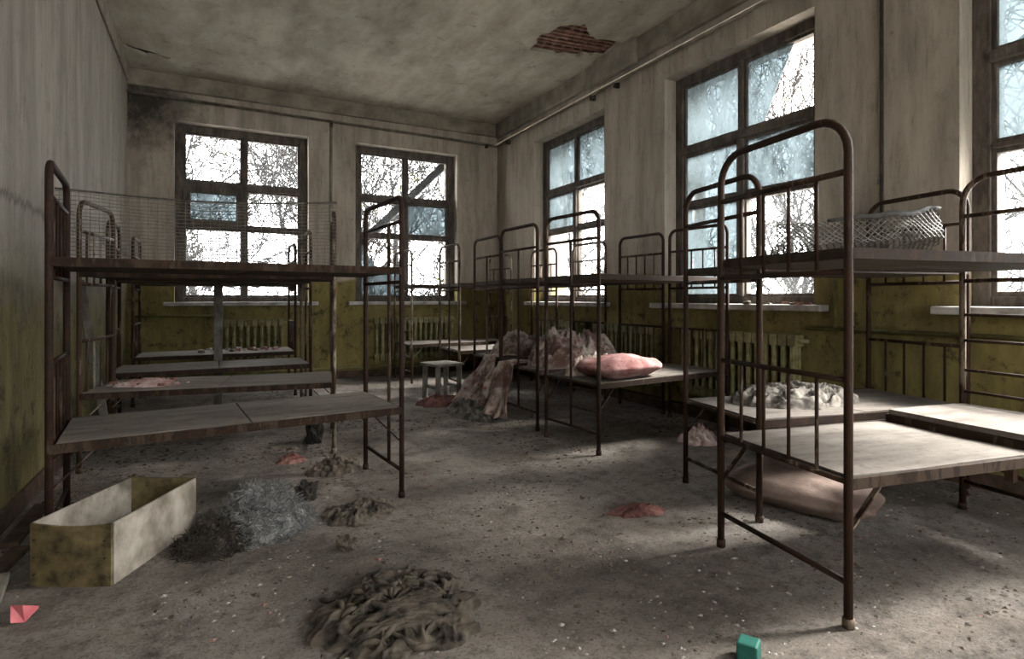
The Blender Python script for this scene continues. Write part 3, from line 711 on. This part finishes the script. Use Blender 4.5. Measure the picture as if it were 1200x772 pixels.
# chips lying on decks and sills: individuals
def chip_mesh(seed, mat):
    q = random.Random(seed); mb = MB(); k = q.randint(4, 6)
    P = [(math.cos(2*PI*i/k)*q.uniform(.6, 1.2), math.sin(2*PI*i/k)*q.uniform(.5, 1.1)) for i in range(k)]
    mb.add([(x, y, 0) for x, y in P]+[(x*.85, y*.85, .35+q.uniform(0,.25)) for x, y in P], [tuple(reversed(range(k))), tuple(range(k, 2*k))]+[(i, (i+1) % k, (i+1) % k+k, i+k) for i in range(k)])
    return mb.mesh('chip', mat)
CH = {m: [chip_mesh(i+hash(m) % 1 if False else i, m) for i in range(6)] for m in ('plaster_chip', 'leaf_litter', 'red_chip')}
def scatter(name, label, cat, group, cnt, region, z, smin, smax, mats, seed):
    q = random.Random(seed)
    for i in range(cnt):
        x, y = region(q); s_ = q.uniform(smin, smax)
        o = link(name, CH[q.choice(mats)][q.randrange(6)], None, (x, y, z), (0, 0, q.uniform(0, 6.28))); o.scale = (s_, s_, s_)
        tag(o, label, cat, group)
scatter('paint_shard', 'red and pink paint shard lying on lower deck of net-topped bunk', 'shard', 'red shards on the lower deck', 34, lambda q: (max(-.56, q.gauss(-.38, .12)), min(4.46, max(4.08, q.gauss(4.27, .08)))), LB+.006, .012, .035, ['red_chip', 'red_chip', 'plaster_chip'], 1)
scatter('rubble_piece', 'plaster rubble piece lying on lower deck by the mouldy corner', 'rubble', 'rubble on the corner bunk', 40, lambda q: (q.uniform(-.2, .66), q.uniform(6.38, 6.72)), LB+.006, .015, .05, ['red_chip', 'plaster_chip', 'plaster_chip', 'leaf_litter'], 2)
scatter('rubble_piece', 'plaster rubble piece on sill of window with broken pane', 'rubble', 'rubble on the window sill', 16, lambda q: (XR+q.uniform(-.10, .10), q.uniform(2.5, 3.0)), SILL+.004, .015, .04, ['plaster_chip', 'red_chip', 'leaf_litter'], 3)

# uncountable grit on the floor
def grit(name, label, mat, cnt, smin, smax, seed, clump, box=None):
    q = random.Random(seed); mb = MB(); c_ = 0
    while c_ < cnt:
        x, y = (q.uniform(box[0], box[1]), q.uniform(box[2], box[3])) if box else (q.uniform(XL+.03, XR-.03), q.uniform(.3, YB-.05))
        if nz(x*1.3+seed, y*1.3, seed)+.5*nz(x*4, y*4, seed) < clump+q.uniform(-.25, .25): continue
        c_ += 1; s_ = q.uniform(smin, smax)*(q.random()**1.5+.35); a = q.uniform(0, 6.28); k = q.randint(3, 5)
        P = [(x+s_*math.cos(a+2*PI*i/k)*q.uniform(.5, 1.3), y+s_*math.sin(a+2*PI*i/k)*q.uniform(.4, 1)) for i in range(k)]
        t = s_*q.uniform(.10, .4); mb.add([(px, py, -.001) for px, py in P]+[(x, y, t)], [(i, (i+1) % k, k) for i in range(k)])
    tag(mb.build(name, mat), label, 'debris', None, 'stuff')
grit('plaster_grit', 'pale plaster grit scattered across the floor', 'plaster_chip', 9000, .004, .014, 21, .0)
grit('dark_litter', 'dark leaf and dirt litter scattered over the floor', 'leaf_litter', 11000, .004, .020, 22, .10)
grit('dark_litter', 'coarse dark rubbish strewn between the crate and the plain-wall bunks', 'leaf_litter', 800, .010, .030, 24, .0, (-.75, .95, 2.5, 4.9))
grit('dark_litter', 'coarse dark rubbish strewn under the barred bunk', 'leaf_litter', 420, .008, .022, 25, .05, (1.7, 3.5, .5, 2.1))
grit('red_litter', 'reddish paint flakes scattered on the floor', 'red_chip', 350, .006, .018, 23, .25)

# ------------------------------------------------------------------ outside
tag(MB().box((-40, -40, -1.3), (60, 60, -1.0)).build('ground', 'outside_ground'), 'pale ground outside the building', kind='structure')
def tree(label, x, y, h, seed, leaves=0, lean=0.0, kind='tree', group='bare trees outside the windows'):
    o = thing(kind, label, kind, (x, y, -1.0), 0, group); q = random.Random(seed)
    trunk, br, lf = MB(), MB(), MB()
    def grow(p, d, ln, r, lev):
        segs = (5, 4, 4, 3, 2)[lev]; pts_ = [p]; rs = [r]; kids = []
        for k in range(segs):
            d = (d+Vector((q.gauss(0,.14), q.gauss(0,.14), q.gauss(.04,.1)))*(1 if lev else .5)).normalized()
            p = p+d*ln/segs; pts_.append(p); rs.append(max(.009, r*(1-.75*(k+1)/segs))); 
            if lev < (4 if kind == 'tree' else 3) and (k >= 1 or lev > 0):
                for _ in range(3 if lev == 0 else (2 if lev < 2 else q.choice((1, 1, 1, 0)))):
                    s_ = Vector((q.gauss(0,1), q.gauss(0,1), q.gauss(.25,.5))).normalized(); kids.append((p, (d*.75+s_*.8).normalized(), ln*q.uniform(.42,.62), max(.0105, rs[-1]*.62)))
        (trunk if lev == 0 else br).tube(pts_, rs, 7 if lev == 0 else 4 if lev < 2 else 3, False)
        if leaves and lev >= 3:
            for _ in range(leaves):
                c_ = p+Vector((q.gauss(0,.12), q.gauss(0,.12), q.gauss(0,.12))); a_ = Vector((q.gauss(0,1), q.gauss(0,1), q.gauss(0,1))).normalized()*.045; b_ = a_.orthogonal().normalized()*.03
                lf.add([c_-a_, c_+b_, c_+a_, c_-b_], [(0,1,2,3)])
        for kd in kids: grow(*kd, lev+1)
    grow(Vector((0,0,0)), Vector((lean, lean*.4, 1)).normalized(), h, h*.018, 0)
    trunk.build('trunk', 'bark', o, True); tag(br.build('branches', 'twig', o, True), kind='stuff')
    if leaves: tag(lf.build('leaves', 'dry_leaf', o), kind='stuff')
TL = {0: 'bare slender tree outside the end-wall windows', 1: 'bare tree with a few yellow leaves outside the end-wall windows', 2: 'bare dark tree outside the right-hand windows', 3: 'tree with sparse yellow leaves outside the right-hand windows'}
for i, (x, y, h, k) in enumerate([(-1.5,11.4,4.0,0),(.1,12.6,4.6,0),(1.5,11.2,3.8,0),(3.0,12.4,4.4,0),(5.6,13.4,4.0,1),(6.4,13.2,4.8,0),(-3.0,13.6,4.6,0),(2.0,15.4,5.4,0),(4.9,16.0,5.6,1),
        (8.2,9.3,4.3,3),(9.6,7.0,4.8,2),(8.4,5.0,4.2,2),(10.6,11.2,5.2,2),(11.6,8.6,5.4,3),(9.4,13.4,4.8,3),(8.6,2.6,4.2,2)]):
    tree(TL[k], x, y, h, 100+i, 1 if k in (1, 3) else 0, random.Random(i).uniform(-.25, .25))
TS = 'bare twiggy shrub growing outside below the windows'
for i, (x, y, h) in enumerate([(-.9,9.9,1.7),(.3,10.3,2.0),(1.3,9.7,1.6),(2.4,10.2,1.9),(3.6,9.8,1.8),(4.9,10.4,2.0),(6.6,8.6,1.9),(6.9,7.2,2.0),(6.5,5.9,1.8),(7.0,4.6,1.9),(6.6,3.3,1.8)]):
    tree(TS, x, y, h, 300+i, 0, random.Random(i+50).uniform(-.5, .5), 'shrub', 'twiggy shrubs outside the windows')
# broken beam leaning against the outside of the end wall window
tag(MB().bar((-.85, 8.9, -1.0), (3.12, 7.87, 3.06), .20, .10).build('broken_beam', 'bark', None, bevel=.01), 'broken brown beam leaning outside the end-wall window', 'beam')
